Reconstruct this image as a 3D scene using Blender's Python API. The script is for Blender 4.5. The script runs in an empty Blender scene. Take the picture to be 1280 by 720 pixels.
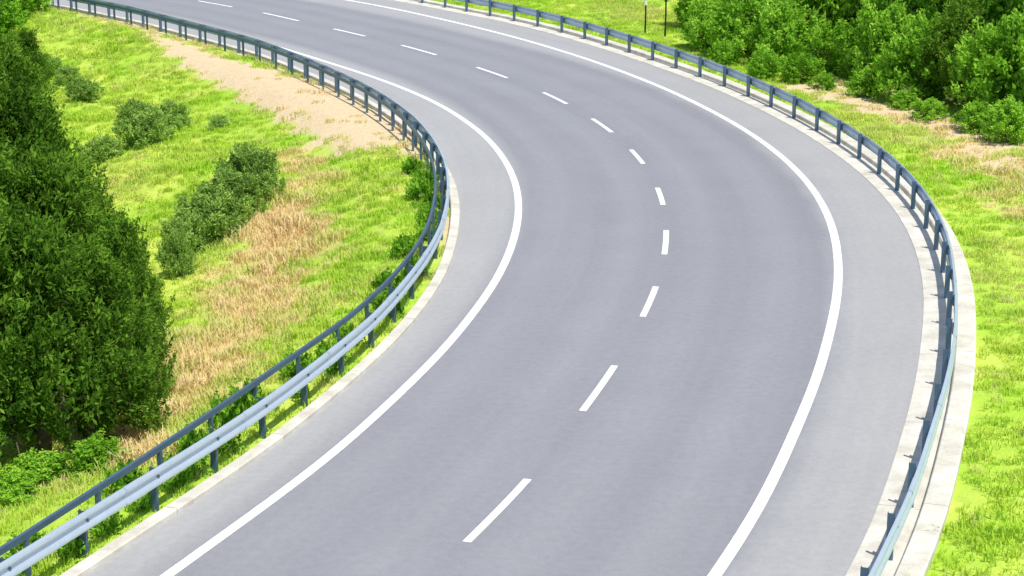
import bpy, math, random
import numpy as np
from mathutils import Vector
random.seed(5); rng=np.random.default_rng(5)
S=bpy.context.scene
# ------------------------------------------------ camera
P=math.radians(15.3); F=2411.0; H=11.57
cam=bpy.data.cameras.new("camera"); co=bpy.data.objects.new("camera",cam); S.collection.objects.link(co)
cam.sensor_width=36; cam.lens=F/1280*36; cam.clip_end=6000; cam.clip_start=0.5
co.location=(0,0,H); co.rotation_euler=(math.pi/2-P,0,0); S.camera=co
def G(u,v,z=0.0):
    x=u-640; y=v-360
    d=F*math.sin(P)+y*math.cos(P); k=(H-z)/d
    return (x*k,(F*math.cos(P)-y*math.sin(P))*k)
# ------------------------------------------------ survey
dash=[((588,673),(665,603)),((729,510),(773,459)),((802,397),(824,361)),((832,316),(836,289)),((831,255),(824,234)),
((808,206),(791,188)),((768,165),(744,150)),((713,131),(683,116)),((637,98),(595,83)),((550,70),(503,56)),((460,46),(418,36)),((375,27),(329,15)),((290,9),(245,0))]
cl=[(-50,-30),(-22,-4),(-11,8),(-6.6,14.5),(-3.2,21)]
for a,b in dash: cl+= [G(*a),G(*b)]
cl+=[(-30,111),(-47,122),(-70,131),(-120,140),(-300,150)]
cl=np.array(cl,float)
def resample(p,step):
    d=np.r_[0,np.cumsum(np.hypot(*np.diff(p,axis=0).T))]
    n=int(d[-1]/step); s=np.linspace(0,d[-1],n+1)
    return np.c_[np.interp(s,d,p[:,0]),np.interp(s,d,p[:,1])]
def gsm(p,sig,step):
    k=int(4*sig/step); w=np.exp(-0.5*(np.arange(-k,k+1)*step/sig)**2); w/=w.sum()
    out=[]
    for c in range(2):
        a=p[:,c]; a=np.r_[2*a[0]-a[k:0:-1],a,2*a[-1]-a[-2:-k-2:-1]]
        out.append(np.convolve(a,w,'valid'))
    return np.c_[out[0],out[1]]
C=resample(gsm(resample(cl,0.5),2.2,0.5),0.5)
T=np.gradient(C,axis=0); T/=np.hypot(T[:,0],T[:,1])[:,None]
N=np.c_[T[:,1],-T[:,0]]      # right-hand side of travel
SS=np.arange(len(C))*0.5
def near(p):
    p=np.atleast_2d(p); idx=np.empty(len(p),int)
    for i in range(0,len(p),4000):
        q=p[i:i+4000]; d=(q[:,None,0]-C[None,:,0])**2+(q[:,None,1]-C[None,:,1])**2
        idx[i:i+4000]=d.argmin(1)
    r=p-C[idx]; o=(r*N[idx]).sum(1); dd=np.hypot(r[:,0],r[:,1])
    return idx,np.where(o>=0,dd,-dd)
def offs(tr,z=0,sig=4):
    w=np.array([G(u,v,z) for u,v in tr]); i,o=near(w); s=SS[i]
    W=np.exp(-0.5*((SS[:,None]-s[None])/sig)**2)+1e-30*np.exp(-np.abs(SS[:,None]-s[None])*0.2)
    r=(W*o).sum(1)/W.sum(1)
    lo,hi=s.min(),s.max(); r=np.where(SS<lo,r[np.searchsorted(SS,lo)],r); r=np.where(SS>hi,r[np.searchsorted(SS,hi)],r)
    return r
Lline=offs([(205,718),(262,680),(320,640),(375,600),(430,556),(480,512),(530,463),(570,420),(600,382),(622,346),(638,310),(647,275),(647,245),(638,215),(622,188),(598,163),(565,140),(530,121),(490,105),(440,88),(390,73),(330,53)])
Rline=offs([(893,718),(925,668),(958,612),(985,560),(1008,505),(1027,450),(1040,395),(1047,345),(1045,300),(1033,262),(1010,228),(980,198),(945,172),(905,148),(860,125),(810,103),(760,83),(700,63),(640,46),(580,30),(510,14)])
Redge=offs([(1050,718),(1085,660),(1110,600),(1130,540),(1143,480),(1150,420),(1152,365),(1148,320),(1135,285),(1110,250),(1080,222),(1040,190),(1000,165),(950,138),(900,115),(850,95),(800,77),(740,57),(680,40),(620,24)])
Ledge=offs([(100,718),(160,680),(225,640),(290,598),(350,555),(410,508),(460,465),(505,422),(540,378),(562,335),(572,295),(574,262),(568,235),(555,205),(535,180),(505,155),(460,128),(400,99),(330,70)])
Rrail=offs([(690,25),(770,45),(850,70),(920,95),(980,122),(1040,153),(1090,190),(1130,225),(1160,262),(1178,300),(1187,350),(1188,400),(1180,460),(1163,520),(1140,580),(1115,630),(1085,690),(1072,718)],.75,3)
Lrail=offs([(10,688),(100,640),(200,588),(280,538),(350,486),(400,445),(450,402),(500,350),(530,308),(550,262),(556,215),(545,178),(520,150),(490,127),(450,103),(420,88),(380,70),(330,52)],.75,3)
Lrail=np.minimum(Lrail,Ledge-0.42); Rrail=np.clip(Rrail,Redge+0.5,Redge+0.6)
# ------------------------------------------------ terrain
def bump(x,y):
    return (np.sin(x*.31+1.3)*np.cos(y*.27-.4)*.5+np.sin(x*.83+y*.47)*.22+np.cos(y*1.1-x*.6+2)*.16+np.sin(x*2.3+1)*np.sin(y*2.1)*.07)
def sstep(a,b,x):
    t=np.clip((x-a)/(b-a),0,1); return t*t*(3-2*t)
def terr(x,y):
    x=np.asarray(x,float).ravel(); y=np.asarray(y,float).ravel()
    i,o=near(np.c_[x,y])
    dl=(Ledge[i]-.24)-o; dr=o-(Redge[i]+1.1)
    h=np.full(len(x),-.06)
    L=dl>0
    hl=-.03-.30*np.maximum(dl-1.2,0)*sstep(1.0,3.0,dl); hl=-5.5*(1-np.exp(hl/5.5))
    hl=hl+bump(x,y)*.55*sstep(1.2,6,dl)
    R=dr>0
    hr=-.02+.03*np.minimum(dr,6)+.22*np.clip(dr-6,0,14)*sstep(5,9,dr)+bump(x,y)*.4*sstep(1.5,8,dr)
    h=np.where(L,hl,h); h=np.where(R,hr,h)
    far=np.hypot(x,y-60)
    h=h+np.where(L|R,sstep(150,900,far)*(25+20*np.sin(x*.004)*np.cos(y*.005)),0)
    return h
def RC(u,v):
    t=np.arange(15,190,.08); x=u-640; y=v-360
    d=np.array([x/F, math.cos(P)-y/F*math.sin(P), -math.sin(P)-y/F*math.cos(P)])
    p=np.array([0,0,H])+t[:,None]*d
    h=terr(p[:,0],p[:,1]); k=np.argmax(p[:,2]<h)
    return float(p[k,0]),float(p[k,1]),float(h[k])
def poly(px): 
    return np.array([RC(u,v)[:2] for u,v in px])
soilL=poly([(190,44),(300,78),(380,97),(450,120),(505,158),(528,200),(530,240),(515,215),(495,188),(465,196),(420,194),(375,172),(325,140),(285,110),(235,84)])
dryL=poly([(375,190),(400,245),(398,310),(388,370),(345,430),(290,475),(235,525),(175,572),(95,605),(140,545),(205,470),(250,400),(290,330),(318,280),(345,225)])
soilR=poly([(1000,88),(1060,102),(1120,114),(1200,142),(1300,164),(1300,222),(1220,200),(1160,172),(1100,148),(1040,127),(995,110)])
dryR=poly([(1130,140),(1200,150),(1300,170),(1300,290),(1255,262),(1215,225),(1170,190)])
def sdf(p,q):
    n=len(q); d=np.full(len(p),1e9); ins=np.zeros(len(p),bool)
    for i in range(n):
        a=q[i]; b=q[(i+1)%n]; e=b-a; w=p-a
        t=np.clip((w@e)/(e@e),0,1); r=w-t[:,None]*e; d=np.minimum(d,np.hypot(r[:,0],r[:,1]))
        c=((a[1]>p[:,1])!=(b[1]>p[:,1])); xx=a[0]+(p[:,1]-a[1])*(b[0]-a[0])/(b[1]-a[1]+1e-9)
        ins^=(c&(p[:,0]<xx))
    return np.where(ins,-d,d)
def zones(x,y):
    p=np.c_[x,y]; nz=np.sin(x*1.7+y*.9)*.25+np.sin(y*2.3-x*1.1)*.2+np.sin(x*4.1)*np.sin(y*3.7)*.2
    s=np.maximum(1-sstep(-.5,.6,sdf(p,soilL)+nz),.9*(1-sstep(-1.2,1.2,sdf(p,soilR)+nz*2.4)))
    i,o=near(p); dl=(Ledge[i]-.24)-o
    s=np.maximum(s,(1-sstep(.35,.9,dl+nz*.8))*(dl>0)*.8*sstep(40,50,y))
    d=1-sstep(-1.3,1.6,sdf(p,dryL)+nz*1.8)
    d=np.maximum(d,.8*(1-sstep(-1.2,1.2,sdf(p,dryR)+nz*2.2)))
    return s,d
def axis(lo,hi,step,far):
    a=list(np.arange(lo,hi,step)); s=step
    x=hi
    while x<far: a.append(x); s*=1.25; x+=s
    s=step; x=lo-step
    while x>-far: a.insert(0,x); s*=1.25; x-=s
    return np.array(a)
gx=axis(-38,34,.4,3000); gy=axis(12,112,.45,3000)
X,Y=np.meshgrid(gx,gy); xs,ys=X.ravel(),Y.ravel(); zs=terr(xs,ys)
nx,ny=len(gx),len(gy)
I=np.arange(nx*ny).reshape(ny,nx)
faces=np.c_[I[:-1,:-1].ravel(),I[:-1,1:].ravel(),I[1:,1:].ravel(),I[1:,:-1].ravel()]
# ------------------------------------------------ materials
def mat(name):
    m=bpy.data.materials.new(name); m.use_nodes=True; nt=m.node_tree
    b=nt.nodes["Principled BSDF"]; b.inputs["Roughness"].default_value=.85
    b.inputs["Specular IOR Level"].default_value=.25
    return m,nt,b
def noise(nt,scale,detail=4,rough=.6,vec=None):
    n=nt.nodes.new("ShaderNodeTexNoise"); n.inputs["Scale"].default_value=scale; n.inputs["Detail"].default_value=detail; n.inputs["Roughness"].default_value=rough
    if vec is not None: nt.links.new(vec,n.inputs["Vector"])
    return n.outputs["Fac"]
def rampn(nt,src,stops):
    r=nt.nodes.new("ShaderNodeValToRGB"); nt.links.new(src,r.inputs[0]); e=r.color_ramp.elements
    while len(e)<len(stops): e.new(.5)
    for k,(p,c) in enumerate(stops):
        e[k].position=p; e[k].color=(c[0],c[1],c[2],1) if hasattr(c,'__len__') else (c,c,c,1)
    return r.outputs[0]
def mix(nt,f,a,b,mode='MIX'):
    m=nt.nodes.new("ShaderNodeMix"); m.data_type='RGBA'; m.blend_type=mode
    for q,val in ((0,f),(6,a),(7,b)):
        if hasattr(val,'node'): nt.links.new(val,m.inputs[q])
        elif q==0: m.inputs[0].default_value=val
        else: m.inputs[q].default_value=(val[0],val[1],val[2],1)
    return m.outputs[2]
def mth(nt,op,a,b=0.0,c=None):
    m=nt.nodes.new("ShaderNodeMath"); m.operation=op
    for i,v in enumerate([a,b]+([c] if c is not None else [])):
        if hasattr(v,'node'): nt.links.new(v,m.inputs[i])
        else: m.inputs[i].default_value=v
    return m.outputs[0]
def bumpn(nt,b,h,st,dist):
    n=nt.nodes.new("ShaderNodeBump"); n.inputs["Strength"].default_value=st; n.inputs["Distance"].default_value=dist
    nt.links.new(h,n.inputs["Height"]); nt.links.new(n.outputs[0],b.inputs["Normal"])
def pos(nt): return nt.nodes.new("ShaderNodeNewGeometry").outputs["Position"]
GA=(.38,.60,.045); GB=(.56,.67,.10); GC=(.24,.47,.045)
# ground
mg,nt,b=mat("ground"); p=pos(nt)
n1=noise(nt,.35,5,.6,p); n2=noise(nt,2.5,5,.65,p); n3=noise(nt,14,4,.7,p)
g=mix(nt,rampn(nt,n1,[(.4,0.),(.62,1.)]),GA,GB)
g=mix(nt,rampn(nt,n2,[(.5,0.),(.72,.6)]),g,GC)
g=mix(nt,.25,g,rampn(nt,n3,[(.3,.35),(.7,1.)]),'MULTIPLY')
soil=mix(nt,n2,(.62,.46,.26),(.82,.66,.44)); soil=mix(nt,.4,soil,rampn(nt,n3,[(.35,.4),(.6,1.)]),'MULTIPLY')
dry=mix(nt,n2,(.58,.42,.17),(.78,.62,.30)); dry=mix(nt,.3,dry,rampn(nt,n3,[(.3,.4),(.65,1.)]),'MULTIPLY')
at=nt.nodes.new("ShaderNodeAttribute"); at.attribute_name="zone"; sep=nt.nodes.new("ShaderNodeSeparateColor"); nt.links.new(at.outputs["Color"],sep.inputs[0])
jit=mth(nt,'MULTIPLY',mth(nt,'SUBTRACT',n3,.5),1.2)
def edge(src): return rampn(nt,mth(nt,'ADD',src,jit),[(.3,0.),(.7,1.)])
c=mix(nt,edge(sep.outputs[1]),g,dry); c=mix(nt,edge(sep.outputs[0]),c,soil)
nt.links.new(c,b.inputs["Base Color"]); bumpn(nt,b,n3,.5,.08)
def link(o): S.collection.objects.link(o); return o
def mesh(name,v,f,mats=(),smooth=False):
    me=bpy.data.meshes.new(name); v=np.asarray(v,np.float32)
    f=np.asarray(f,np.int32); me.vertices.add(len(v)); me.vertices.foreach_set("co",v.ravel())
    k=f.shape[1]; me.loops.add(len(f)*k); me.loops.foreach_set("vertex_index",f.ravel())
    me.polygons.add(len(f)); me.polygons.foreach_set("loop_start",(np.arange(len(f))*k).astype(np.int32))
    for m in mats: me.materials.append(m)
    me.update(calc_edges=True)
    me.polygons.foreach_set("use_smooth",np.full(len(me.polygons),smooth))
    return me
me=mesh("ground",np.c_[xs,ys,zs],faces,[mg],True)
zs_,zd_=zones(xs,ys)
a=me.attributes.new("zone",'FLOAT_COLOR','POINT'); a.data.foreach_set("color",np.c_[zs_,zd_,0*zs_,0*zs_+1].astype(np.float32).ravel())
link(bpy.data.objects.new("ground",me))
# ------------------------------------------------ swept strips
def sweep(name,prof,off,mats,i0=0,i1=None,smooth=False,parent=None,step=1,close=False):
    i1=len(C)-1 if i1 is None else i1; ids=np.arange(i0,i1+1,step)
    off=np.broadcast_to(off,(len(C),))
    V=[];k=len(prof)
    for (o,z) in prof:
        q=C[ids]+N[ids]*(off[ids]+o)[:,None]; V.append(np.c_[q,np.full(len(ids),z)])
    V=np.stack(V,1).reshape(-1,3); n=len(ids)
    J=np.arange(n*k).reshape(n,k)
    if close: J=np.c_[J,J[:,0]]
    f=np.c_[J[:-1,:-1].ravel(),J[:-1,1:].ravel(),J[1:,1:].ravel(),J[1:,:-1].ravel()][:,::-1]
    me=mesh(name,V,f,mats,smooth)
    uv=me.uv_layers.new(name="UVMap"); li=np.empty(len(me.loops),np.int32); me.loops.foreach_get("vertex_index",li)
    oo=np.array([p_[0] for p_ in prof])
    offv=(off[ids][:,None]+oo[None]).ravel()
    uv.data.foreach_set("uv",np.c_[np.repeat(SS[ids],k)[li],offv[li]].astype(np.float32).ravel())
    o=link(bpy.data.objects.new(name,me))
    if parent: o.parent=parent
    return o
# asphalt
ma,nt,b=mat("asphalt"); p=pos(nt); uvn=nt.nodes.new("ShaderNodeUVMap"); sx=nt.nodes.new("ShaderNodeSeparateXYZ"); nt.links.new(uvn.outputs[0],sx.inputs[0])
mp=nt.nodes.new("ShaderNodeMapping"); mp.inputs["Scale"].default_value=(.04,1.8,1); nt.links.new(uvn.outputs[0],mp.inputs[0])
streak=noise(nt,1.0,6,.65,mp.outputs[0]); fine=noise(nt,45,3,.8,p); med=noise(nt,.35,5,.6,p); crs=noise(nt,6,5,.75,p)
o=mth(nt,'ADD',sx.outputs[1],mth(nt,'MULTIPLY',mth(nt,'SUBTRACT',med,.5),.5))
lane=mix(nt,streak,(.268,.264,.284),(.338,.333,.353))
sh=mix(nt,streak,(.39,.382,.375),(.50,.490,.478))
f1=mth(nt,'SUBTRACT',mth(nt,'ABSOLUTE',mth(nt,'SUBTRACT',o,.15)),4.0)
c=mix(nt,rampn(nt,mth(nt,'ADD',f1,.5),[(.2,0.),(.9,1.)]),lane,sh)
tp=mth(nt,'POWER',mth(nt,'ABSOLUTE',mth(nt,'SINE',mth(nt,'MULTIPLY',o,1.7))),2.0)
c=mix(nt,mth(nt,'MULTIPLY',tp,.25),c,(.40,.395,.41))
c=mix(nt,.5,c,rampn(nt,fine,[(.3,.5),(.7,1.)]),'MULTIPLY')
c=mix(nt,.4,c,rampn(nt,crs,[(.35,.72),(.6,1.)]),'MULTIPLY')
c=mix(nt,.5,c,rampn(nt,med,[(.3,.85),(.7,1.)]),'MULTIPLY')
nt.links.new(c,b.inputs["Base Color"]); bumpn(nt,b,fine,.3,.01); b.inputs["Roughness"].default_value=.55; b.inputs["Specular IOR Level"].default_value=.5
V=[]; k=9
for t in np.linspace(0,1,k):
    q=C+N*(Ledge*(1-t)+Redge*t)[:,None]; V.append(np.c_[q,0*SS])
V=np.stack(V,1).reshape(-1,3); J=np.arange(len(C)*k).reshape(-1,k)
f=np.c_[J[:-1,:-1].ravel(),J[:-1,1:].ravel(),J[1:,1:].ravel(),J[1:,:-1].ravel()]
me=mesh("road",V,f,[ma]); uv=me.uv_layers.new(name="UVMap"); li=np.empty(len(me.loops),np.int32); me.loops.foreach_get("vertex_index",li)
ov=(Ledge[:,None]*(1-np.linspace(0,1,k))+Redge[:,None]*np.linspace(0,1,k)).ravel()
uv.data.foreach_set("uv",np.c_[np.repeat(SS,k)[li],ov[li]].astype(np.float32).ravel())
if me.polygons[0].normal.z<0: me.flip_normals()
road=link(bpy.data.objects.new("road",me))
# paint
mw,nt,b=mat("road_paint"); p=pos(nt); fn=noise(nt,35,4,.8,p); fm=noise(nt,3,4,.7,p)
c=mix(nt,rampn(nt,mth(nt,'MULTIPLY',fn,mth(nt,'ADD',fm,.5)),[(.34,0.),(.52,1.)]),(.54,.53,.54),(.84,.84,.84))
nt.links.new(c,b.inputs["Base Color"])
def sheet(name,off,w,i0,i1,z=.004):
    return sweep(name,[(-w/2,z),(w/2,z)],off,[mw],i0,i1,parent=None)
marks=bpy.data.objects.new("road_markings",None); link(marks)
sheet("edge_line",Lline,.19,0,len(C)-1).parent=marks
sheet("edge_line",Rline,.20,0,len(C)-1).parent=marks
def ribbon(name,s0,s1,w):
    s=np.linspace(s0,s1,6); cx=np.interp(s,SS,C[:,0]); cy=np.interp(s,SS,C[:,1]); a_=np.interp(s,SS,N[:,0]); b_=np.interp(s,SS,N[:,1])
    V=[]
    for i in range(6): V+=[(cx[i]-a_[i]*w/2,cy[i]-b_[i]*w/2,.004),(cx[i]+a_[i]*w/2,cy[i]+b_[i]*w/2,.004)]
    me=mesh(name,V,[(2*i,2*i+1,2*i+3,2*i+2) for i in range(5)],[mw]); o_=link(bpy.data.objects.new(name,me)); o_.parent=marks
sd=[]
for a,b_ in dash:
    i,_=near(np.array([G(*a),G(*b_)])); s0,s1=SS[i[0]],SS[i[1]]; sd.append((s0,s1))
cyc=np.mean(np.diff([x_[0] for x_ in sd])); ln=np.median([x_[1]-x_[0] for x_ in sd[:9]])
for s0,s1 in sd:
    m_=(s0+s1)/2; l_=.3*ln+.7*(s1-s0); ribbon("lane_dash",m_-l_/2,m_+l_/2,.14)
for k in range(1,9): ribbon("lane_dash",sd[0][0]-k*cyc,sd[0][0]-k*cyc+ln,.14)
for k in range(1,25): ribbon("lane_dash",sd[-1][0]+k*cyc,sd[-1][0]+k*cyc+ln,.14)
# concrete
mc,nt,b=mat("concrete"); p=pos(nt); uvn=nt.nodes.new("ShaderNodeUVMap"); sx=nt.nodes.new("ShaderNodeSeparateXYZ"); nt.links.new(uvn.outputs[0],sx.inputs[0])
nf=noise(nt,30,4,.75,p); nm=noise(nt,1.6,5,.65,p)
c=mix(nt,rampn(nt,nm,[(.3,0.),(.7,1.)]),(.50,.47,.39),(.76,.72,.64)); c=mix(nt,.5,c,rampn(nt,nf,[(.3,.6),(.65,1.)]),'MULTIPLY')
jt=mth(nt,'LESS_THAN',mth(nt,'FRACT',mth(nt,'MULTIPLY',sx.outputs[0],.25)),.005)
c=mix(nt,jt,c,(.3,.28,.25)); nt.links.new(c,b.inputs["Base Color"]); bumpn(nt,b,nf,.4,.01)
kerb=sweep("kerb",[(0,-.2),(0,.07),(-.02,.09),(-.22,.09),(-.24,.07),(-.24,-.4)],Ledge,[mc])
gut=sweep("concrete_gutter",[(0,-.2),(0,.012),(.58,.03),(.60,.0),(.68,.0),(.70,.10),(.72,.12),(1.06,.12),(1.10,.10),(1.10,-.4)],Redge,[mc])
# ------------------------------------------------ guard rails
def metal(name,c1,c2,rough,met):
    m,nt,b=mat(name); p=pos(nt); n=noise(nt,3,5,.7,p); n2=noise(nt,40,3,.7,p)
    c=mix(nt,n,c1,c2); c=mix(nt,.3,c,rampn(nt,n2,[(.3,.6),(.7,1.)]),'MULTIPLY')
    nt.links.new(c,b.inputs["Base Color"]); b.inputs["Metallic"].default_value=met; b.inputs["Roughness"].default_value=rough
    return m
mb=metal("galvanised_steel",(.48,.58,.67),(.68,.76,.84),.33,.5)
mpst=metal("weathered_steel",(.08,.14,.21),(.14,.22,.31),.45,.5)
W=[(0,.44),(.045,.465),(.055,.50),(.045,.53),(.0,.57),(.0,.62),(.045,.66),(.055,.69),(.045,.725),(0,.75)]
th=.012
def beamprof(side,shift=0.0,grow=0.0):
    a=[(side*(o_+shift+grow),z+(grow if z>.6 else -grow)) for o_,z in W]; b2=[(side*(o_+shift-th-grow),z+(grow if z>.6 else -grow)) for o_,z in W][::-1]
    return a+b2
def boxv(cx,cy,ta,na,l,w,z0,z1):
    out=[]
    for z in (z0,z1):
        for a_,b_ in ((-1,-1),(1,-1),(1,1),(-1,1)):
            out.append((cx+ta[0]*a_*l/2+na[0]*b_*w/2,cy+ta[1]*a_*l/2+na[1]*b_*w/2,z))
    return out
BF=[(0,3,2,1),(4,5,6,7),(0,1,5,4),(1,2,6,5),(2,3,7,6),(3,0,4,7)]
def guard(off,side,rside=False):
    e=link(bpy.data.objects.new("guard_rail",None))
    def at(s): return [np.interp(s,SS,a_) for a_ in (C[:,0],C[:,1],N[:,0],N[:,1],off)]
    sweep("beam",beamprof(side,.10),off,[mb],smooth=False,parent=e,close=True)
    V=[];Fc=[];V2=[];F2=[]
    s=6.0
    while s<SS[-1]-4:
        cx,cy,a_,b_,o_=at(s); n_=(a_,b_); t_=(-b_,a_); px,py=cx+a_*o_,cy+b_*o_
        z0=-.5; zt=.78 if rside else .73
        parts=[(px,py,t_,n_,.010,.11,z0,zt),(px+n_[0]*.051+t_[0]*.03,py+n_[1]*.051+t_[1]*.03,t_,n_,.06,.008,z0,zt),(px-n_[0]*.051+t_[0]*.03,py-n_[1]*.051+t_[1]*.03,t_,n_,.06,.008,z0,zt)]
        parts.append((px+n_[0]*side*.078,py+n_[1]*side*.078,t_,n_,.14,.04,.48,.69))
        for q in parts:
            k0=len(V); V+=boxv(*q); Fc+=[tuple(k0+i for i in f_) for f_ in BF]
        q=(px+n_[0]*side*.115,py+n_[1]*side*.115,t_,n_,.04,.02,.578,.612); k0=len(V2); V2+=boxv(*q); F2+=[tuple(k0+i for i in f_) for f_ in BF]
        s+=2.0
    for nm,v_,f_,mm in (("posts",V,Fc,mpst),("bolts",V2,F2,mpst)):
        o=link(bpy.data.objects.new(nm,mesh(nm,v_,f_,[mm]))); o.parent=e
    for i in range(14,len(C)-4,8):
        x_,y_=C[i]
        if 5<y_<125 and -60<x_<30: sweep("splice",beamprof(side,.10,.004),off,[mb],i,i+1,parent=e,close=True)
    return e
gl=guard(Lrail,1); gr=guard(Rrail,1,True)
sec=near(np.array([G(350,535)]))[0][0]
e=link(bpy.data.objects.new("guard_rail",None))
off2=Lrail-.22-.32*np.exp(-.5*((SS-SS[sec])/4.5)**2)
sweep("rear_beam",[(0,.60),(.03,.62),(.03,.72),(0,.74),(-.03,.72),(-.03,.62)],off2,[mpst],parent=e,close=True,smooth=False)
V=[];Fc=[]
for s in np.arange(7,SS[-1]-4,2.0):
    cx,cy,a_,b_,o_=[np.interp(s,SS,q) for q in (C[:,0],C[:,1],N[:,0],N[:,1],off2)]
    k0=len(V); V+=boxv(cx+a_*o_,cy+b_*o_,(-b_,a_),(a_,b_),.07,.07,-1.0,.66); Fc+=[tuple(k0+i for i in f_) for f_ in BF]
o=link(bpy.data.objects.new("posts",mesh("posts",V,Fc,[mpst]))); o.parent=e
# ------------------------------------------------ foliage
def leafmat(name,cols,inst=False):
    m=bpy.data.materials.new(name); m.use_nodes=True; nt=m.node_tree; nt.nodes.clear()
    out=nt.nodes.new("ShaderNodeOutputMaterial"); p=pos(nt)
    at=nt.nodes.new("ShaderNodeAttribute"); at.attribute_name="shade"
    oi=nt.nodes.new("ShaderNodeObjectInfo")
    f=mth(nt,'ADD',mth(nt,'MULTIPLY',at.outputs["Fac"],.6),mth(nt,'MULTIPLY',oi.outputs["Random"],.4))
    c=rampn(nt,f,[(0,cols[0]),(.5,cols[1]),(1,cols[2])])
    if inst:
        n1=noise(nt,.35,5,.6,p); n2=noise(nt,2.0,4,.6,p)
        c=mix(nt,rampn(nt,n1,[(.4,0.),(.62,.6)]),c,GB); c=mix(nt,rampn(nt,n2,[(.5,0.),(.7,.5)]),c,GC)
        ad=nt.nodes.new("ShaderNodeAttribute"); ad.attribute_name="dry"; ad.attribute_type='INSTANCER'
        c=mix(nt,ad.outputs["Fac"],c,mix(nt,n2,(.72,.52,.24),(.90,.76,.45)))
    d=nt.nodes.new("ShaderNodeBsdfDiffuse"); tr=nt.nodes.new("ShaderNodeBsdfTranslucent"); mx=nt.nodes.new("ShaderNodeMixShader"); mx.inputs[0].default_value=.4
    nt.links.new(c,d.inputs[0]); nt.links.new(c,tr.inputs[0]); nt.links.new(d.outputs[0],mx.inputs[1]); nt.links.new(tr.outputs[0],mx.inputs[2]); nt.links.new(mx.outputs[0],out.inputs[0])
    return m
mlD=leafmat("leaves_dark",[(.035,.09,.01),(.10,.215,.02),(.23,.41,.045)])
mlM=leafmat("leaves_mid",[(.08,.22,.014),(.23,.49,.035),(.46,.74,.09)])
mlG=leafmat("leaves_greygreen",[(.13,.25,.05),(.30,.48,.09),(.48,.66,.17)])
mlg=leafmat("grass_blades",[(.34,.55,.04),(.43,.66,.05),(.58,.74,.09)],True)
mbk,nt,b=mat("bark"); p=pos(nt); c=mix(nt,noise(nt,12,5,.7,p),(.06,.045,.03),(.16,.12,.08)); nt.links.new(c,b.inputs["Base Color"])
def tube(V,Fc,p0,p1,r0,r1,bend,n=6,seg=5):
    p0=np.array(p0,float);p1=np.array(p1,float); d=p1-p0; ax=d/np.linalg.norm(d); u=np.cross(ax,[.3,.9,.2]); u/=np.linalg.norm(u); w=np.cross(ax,u); k0=len(V)
    for i in range(seg+1):
        t=i/seg; c_=p0+d*t+bend*math.sin(t*math.pi); r=r0+(r1-r0)*t
        for j in range(n):
            a_=2*math.pi*j/n; V.append(tuple(c_+r*(math.cos(a_)*u+math.sin(a_)*w)))
    for i in range(seg):
        for j in range(n):
            Fc.append((k0+i*n+j,k0+i*n+(j+1)%n,k0+(i+1)*n+(j+1)%n,k0+(i+1)*n+j))
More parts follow.
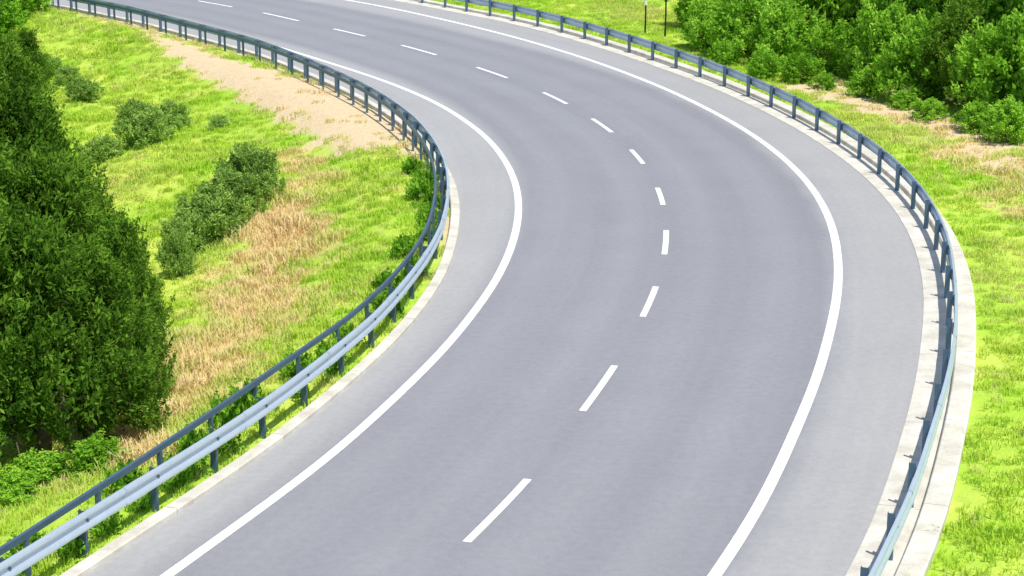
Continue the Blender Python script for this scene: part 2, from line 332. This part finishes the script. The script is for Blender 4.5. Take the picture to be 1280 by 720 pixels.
def plant(name,ml,R,Ht,base,nlobe,nclump,nleaf,ls,seed,upright=.5,sgk=.085,conic=False):
    r=np.random.default_rng(seed)
    lobes=[]
    for i in range(nlobe):
        t=(i+.5)/nlobe; z=base+(Ht-base)*(.08+.82*t); a_=i*2.4+r.uniform(-.4,.4)
        env=(1.05-.85*t) if conic else math.sin(math.pi*min(1,.22+.72*t))**.8
        rr=R*env*r.uniform(.4,.75); lobes.append((rr*math.cos(a_),rr*math.sin(a_),z,R*r.uniform(.24,.46)*((.5+.5*env) if conic else (.65+.5*env))))
    V=[];Fc=[]
    th_=Ht*.02+.03
    tube(V,Fc,(0,0,-.5),(0.03*R,0,Ht*.75),th_*1.5,th_*.3,np.array([.06*R,.04*R,0]),7,7)
    for l in lobes:
        z0=base*.5+(l[2]-base)*.45; tube(V,Fc,(0,0,max(.1,z0)),(l[0]*.9,l[1]*.9,l[2]),th_*.55,th_*.12,np.array([0,0,-.1*R]),5,4)
        for q in range(3):
            dd=r.normal(size=3); dd/=np.linalg.norm(dd); tube(V,Fc,(l[0]*.8,l[1]*.8,l[2]*.95),tuple(np.array(l[:3])+dd*l[3]*.9),th_*.2,th_*.05,r.normal(size=3)*.04,4,3)
    nb=len(Fc)
    L=np.array(lobes); per=r.integers(0,nlobe,nclump); d=r.normal(size=(nclump,3)); d[:,2]+=.25; d/=np.linalg.norm(d,axis=1)[:,None]
    rad=r.uniform(.45,1.2,nclump)**.7
    cc=L[per,:3]+d*(L[per,3]*rad)[:,None]*np.array([1,1,1.1 if conic else .95]); cc[:,2]=np.maximum(cc[:,2],.12)
    sc=r.uniform(.5,1.3,nclump); shade=np.clip(r.normal(.5,.28,nclump),0,1)
    n=nclump*nleaf; ci=np.repeat(np.arange(nclump),nleaf)
    sg=R*sgk
    ax=d*.6+r.normal(size=(nclump,3))*.35; ax[:,2]+=upright; ax/=np.linalg.norm(ax,axis=1)[:,None]
    tt=r.uniform(-1,1.9,n)
    pp=cc[ci]+ax[ci]*(tt*sg*(2.1 if conic else 1.5)*sc[ci])[:,None]+r.normal(size=(n,3))*(sg*(.6 if conic else .75)*sc[ci]*(1.15-.4*np.clip(tt,0,2)))[:,None]
    ld=r.normal(size=(n,3))*.8+ax[ci]*.9; ld/=np.linalg.norm(ld,axis=1)[:,None]
    sd_=np.cross(ld,r.normal(size=(n,3))); sd_/=np.linalg.norm(sd_,axis=1)[:,None]
    l_=(ls*r.uniform(.6,1.4,n))[:,None]; wk=.2 if conic else .28
    a=pp-ld*l_*.5; b_=pp+sd_*l_*wk; c_=pp+ld*l_*.6; e_=pp-sd_*l_*wk
    LV=np.stack([a,b_,c_,e_],1).reshape(-1,3); k0=len(V)
    LV[:,2]=np.maximum(LV[:,2],.02)
    LF=(np.arange(n*4).reshape(-1,4)+k0)
    me=mesh(name,np.vstack([np.array(V),LV]),np.vstack([np.array(Fc),LF]),[mbk,ml])
    mi=np.r_[np.zeros(nb,np.int32),np.ones(n,np.int32)].astype(np.int32); me.polygons.foreach_set("material_index",mi)
    at=me.attributes.new("shade",'FLOAT','POINT'); sh_=np.clip(shade[ci]+.12*tt+r.normal(0,.12,n),0,1)
    at.data.foreach_set("value",np.r_[np.zeros(k0),np.repeat(sh_,4)].astype(np.float32))
    return me
M={}
for i in range(3): M['tree%d'%i]=(plant("tree",mlD,2.0,5.0,.4,17,350,66,.135,10+i,1.3,.085,True),5.0,2.0)
for i in range(3): M['bush%d'%i]=(plant("bush",mlM,1.6,2.6,.1,13,200,70,.13,30+i,.5),2.6,1.6)
for i in range(2): M['grey%d'%i]=(plant("bush",mlG,1.2,1.5,.05,13,180,65,.088,50+i,.8),1.5,1.2)
M['weed0']=(plant("weeds",mlM,.5,.5,.02,7,50,22,.09,70,.8,.12),.5,.5)
def put(kind,u=None,v=None,w=3,h=3,xy=None,par=None,name=None):
    me,Ht,R=M[kind]
    if xy is None: x,y,z=RC(u,v)
    else: x,y=xy; z=float(terr([x],[y])[0])
    o=bpy.data.objects.new(name or ('tree' if 'tree' in kind else 'bush'),me); link(o); o.location=(x,y,z-.05); s=w/(2*R)
    o.scale=(s,s,h/Ht); o.rotation_euler=(0,0,random.uniform(0,6.28))
    if par: o.parent=par
    return o
for k,(u,v,w,h) in enumerate([(130,550,3.0,3.6),(55,575,3.4,4.4),(-20,595,3.6,4.8),(158,475,2.4,3.4),(80,450,4.0,4.8),(0,470,4.2,5.2),(110,390,3,3.8),(40,350,4,5.4),(-30,380,4.4,5.8),(25,270,4.0,5.4),(-20,240,5,6.2),(60,300,2.8,4.0),(-60,170,5,5.7),(95,530,3,3.4),(176,505,1.9,2.0),(-5,200,3.2,4.4),(172,430,1.7,2.4),(20,540,3,3.6),(60,400,3,3.6),(35,120,2.6,2.6)]):
    put('tree%d'%(k%3),u,v,w,h)
for k,(u,v,w,h,kd) in enumerate([(262,300,2.4,1.4,'grey'),(312,252,2.2,1.5,'grey'),(228,322,1.4,1.2,'grey'),(290,275,2.2,1.3,'grey'),(185,180,2.2,1.2,'grey'),(215,160,1.6,.9,'grey'),(170,155,1.6,.8,'grey'),(275,162,1.0,.5,'grey'),(105,125,1.7,.8,'grey'),(85,105,1.3,.7,'grey'),(12,30,3.5,2.2,'bush'),(-10,55,3.5,2.4,'bush'),(60,95,1.6,.9,'grey'),(222,345,1.0,1.1,'grey'),(130,200,1.6,.8,'grey'),(50,605,1.4,.5,'bush'),(15,625,1.4,.5,'bush'),(120,590,1.3,.6,'bush')]):
    put(kd+str(k%(2 if kd=='grey' else 3)),u,v,w,h)
for k,(u,v,w,h) in enumerate([(885,62,2.6,1.9),(925,70,3.2,2.4),(975,84,3.0,2.5),(1010,70,3.6,4),(1050,92,2.4,1.8),(1110,106,3.2,2.8),(1150,128,3.0,2.6),(1195,134,3.4,3.6),(1240,145,3.2,2.9),(1285,160,4,3.4),(1330,170,4,4),(1075,98,1.6,1.2),(1120,80,4,4.6),(1180,90,4.2,5.0),(1240,95,4.6,5.3),(1300,100,5,6),(1070,50,4.5,5),(1000,45,4,4.5),(940,40,4,4.2),(880,35,3.2,2.6),(1140,50,5,6),(1210,55,5,6),(1280,60,5,6),(1222,165,1.6,1.0),(1262,178,1.8,1.2),(1000,20,5,5),(925,12,4.2,4.2),(1080,20,5,6),(640,-8,3,1.4),(720,-14,4,2.2),(1085,120,1.5,.9),(955,99,1.5,1.0),(1160,150,1.3,.7),(905,82,1.4,.9),(1000,103,1.6,1.0),(1030,112,1.0,.6),(1130,136,1.1,.6)]):
    put('tree%d'%(k%3) if k in (7,16) else 'bush%d'%(k%3),u,v,w,h)
par=link(bpy.data.objects.new("distant_trees",None))
r=np.random.default_rng(3); c_=0
while c_<100:
    x=r.uniform(-160,150); y=r.uniform(-20,260); _,o_=near(np.array([[x,y]]))
    o_=o_[0]
    inview=(abs(x)<y*.28+4) and y<100
    if (o_>28 or o_<-24) and not inview and math.hypot(x,y)>16:
        put('tree%d'%r.integers(3) if r.random()<.5 else 'bush%d'%r.integers(3),w=r.uniform(4,7),h=r.uniform(4,7.5),xy=(x,y),par=par,name="tree_clump"); c_+=1
wp=link(bpy.data.objects.new("roadside_weeds",None))
for s in np.arange(SS[sec]-12,SS[sec]+26,.42):
    if r.random()<.6:
        i=int(s/.5); o_=Ledge[i]-.24-r.uniform(.35,1.0); q=C[i]+N[i]*o_; k=r.uniform(.35,.9); put('weed0',w=k,h=k*r.uniform(.5,.9),xy=(q[0],q[1]),par=wp,name="weed")
# ------------------------------------------------ grass
col=bpy.data.collections.new("grass_tufts")
for q in range(4):
    r=np.random.default_rng(q); V=[];Fc=[];sh=[]
    nb=38; Hh=[.09,.12,.07,.15][q]
    for i in range(nb):
        a_=r.uniform(0,6.28); rr=.27*math.sqrt(r.random()); x=rr*math.cos(a_); y=rr*math.sin(a_); h=Hh*r.uniform(.5,1.4); le=r.uniform(0,6.28); ln_=h*r.uniform(.3,1.1); w=r.uniform(.008,.015); px,py=-math.sin(le)*w,math.cos(le)*w
        k0=len(V); dx,dy=math.cos(le)*ln_,math.sin(le)*ln_
        V+=[(x-px,y-py,-.03),(x+px,y+py,-.03),(x+dx*.35+px*.8,y+dy*.35+py*.8,h*.6),(x+dx*.35-px*.8,y+dy*.35-py*.8,h*.6),(x+dx+px*.15,y+dy+py*.15,h),(x+dx-px*.15,y+dy-py*.15,h)]
        Fc+=[(k0,k0+1,k0+2,k0+3),(k0+3,k0+2,k0+4,k0+5)]; sh+=[r.random()]*6
    me=mesh("tuft",V,Fc,[mlg]); at=me.attributes.new("shade",'FLOAT','POINT'); at.data.foreach_set("value",np.array(sh,np.float32))
    col.objects.link(bpy.data.objects.new("tuft",me))
r=np.random.default_rng(9)
n=78000; x=r.uniform(-34,30,n); y=r.uniform(18,112,n)
keep=np.abs(x)<y*.30+3; x,y=x[keep],y[keep]
i,o_=near(np.c_[x,y]); dl=(Ledge[i]-.26)-o_; dr=o_-(Redge[i]+1.13)
ok=(dl>.1)|(dr>.1); x,y,dl,dr=x[ok],y[ok],dl[ok],dr[ok]
s_,d_=zones(x,y); ok=r.random(len(x))>s_*.96; x,y,dl,dr,s_,d_=[q[ok] for q in (x,y,dl,dr,s_,d_)]
z=terr(x,y)
pt=bpy.data.meshes.new("grass"); pt.vertices.add(len(x)); pt.vertices.foreach_set("co",np.c_[x,y,z].astype(np.float32).ravel())
patch=np.clip(.5+.5*np.sin(x*.9+np.sin(y*.7)*2)*np.sin(y*1.1+x*.3),0,1)
sc=r.uniform(.7,1.2,len(x))*(.75+.5*patch**2)*(1+.35*(d_>.5))
dryv=np.maximum(d_*1.2-r.uniform(0,.6,len(x)),s_*r.uniform(.3,1,len(x)))+(r.random(len(x))<.1)*.5+.3*np.clip(np.sin(x*.5+2)*np.sin(y*.33),0,1)
for nm,arr in (("rot",r.uniform(0,6.28,len(x))),("scl",sc),("dry",np.clip(dryv,0,1))):
    at=pt.attributes.new(nm,'FLOAT','POINT'); at.data.foreach_set("value",np.asarray(arr,np.float32))
go=link(bpy.data.objects.new("grass",pt))
ng=bpy.data.node_groups.new("scatter",'GeometryNodeTree'); ng.interface.new_socket("Geometry",in_out='INPUT',socket_type='NodeSocketGeometry'); ng.interface.new_socket("Geometry",in_out='OUTPUT',socket_type='NodeSocketGeometry')
gi=ng.nodes.new("NodeGroupInput"); gout=ng.nodes.new("NodeGroupOutput"); ip=ng.nodes.new("GeometryNodeInstanceOnPoints"); ci_=ng.nodes.new("GeometryNodeCollectionInfo")
ci_.inputs[0].default_value=col; ci_.inputs[1].default_value=True; ci_.inputs[2].default_value=True
def na(nm):
    n_=ng.nodes.new("GeometryNodeInputNamedAttribute"); n_.data_type='FLOAT'; n_.inputs[0].default_value=nm; return n_.outputs[0]
cx=ng.nodes.new("ShaderNodeCombineXYZ"); ng.links.new(na("rot"),cx.inputs[2])
m2p=ng.nodes.new("GeometryNodeMeshToPoints")
ng.links.new(gi.outputs[0],m2p.inputs[0]); ng.links.new(m2p.outputs[0],ip.inputs["Points"]); ng.links.new(ci_.outputs[0],ip.inputs["Instance"]); ip.inputs["Pick Instance"].default_value=True
ng.links.new(cx.outputs[0],ip.inputs["Rotation"]); ng.links.new(na("scl"),ip.inputs["Scale"]); ng.links.new(ip.outputs[0],gout.inputs[0])
md=go.modifiers.new("scatter",'NODES'); md.node_group=ng
# ------------------------------------------------ marker posts
mdk,nt,b=mat("dark_post"); b.inputs["Base Color"].default_value=(.03,.025,.02,1)
mwh,nt,b=mat("white_plastic"); b.inputs["Base Color"].default_value=(.7,.7,.7,1)
for (u,v,h) in ((806,42,1.25),(831,46,1.5)):
    x,y,z=RC(u,v); e=link(bpy.data.objects.new("marker_post",None)); e.location=(x,y,z)
    V=[];Fc=[]; tube(V,Fc,(0,0,-.3),(0.02,0,h),.045,.035,np.array([.01,0,0]),8,4); o=link(bpy.data.objects.new("shaft",mesh("shaft",V,Fc,[mdk]))); o.parent=e
    V=[];Fc=[]; tube(V,Fc,(.02,0,h),(.02,0,h+.18),.07,.06,np.array([0,0,0]),8,1); k0=len(V)
    o=link(bpy.data.objects.new("cap",mesh("cap",V,Fc,[mdk if u>820 else mwh]))); o.parent=e
# ------------------------------------------------ light
el,az=math.radians(62),math.radians(145)
w=bpy.data.worlds.new("World"); S.world=w; w.use_nodes=True; nt=w.node_tree; bg=nt.nodes["Background"]
sk=nt.nodes.new("ShaderNodeTexSky"); sk.sky_type='NISHITA'; sk.sun_disc=False; sk.sun_elevation=el; sk.sun_rotation=az; nt.links.new(sk.outputs[0],bg.inputs[0]); bg.inputs[1].default_value=.15
sl=bpy.data.lights.new("sun",'SUN'); sl.energy=5; sl.angle=math.radians(.5); sl.color=(1,.96,.88); so=link(bpy.data.objects.new("sun",sl))
d=Vector((math.cos(el)*math.sin(az),math.cos(el)*math.cos(az),math.sin(el))); so.rotation_euler=d.to_track_quat('Z','Y').to_euler()
S.view_settings.view_transform='Standard'; S.view_settings.look='None'; S.view_settings.exposure=0
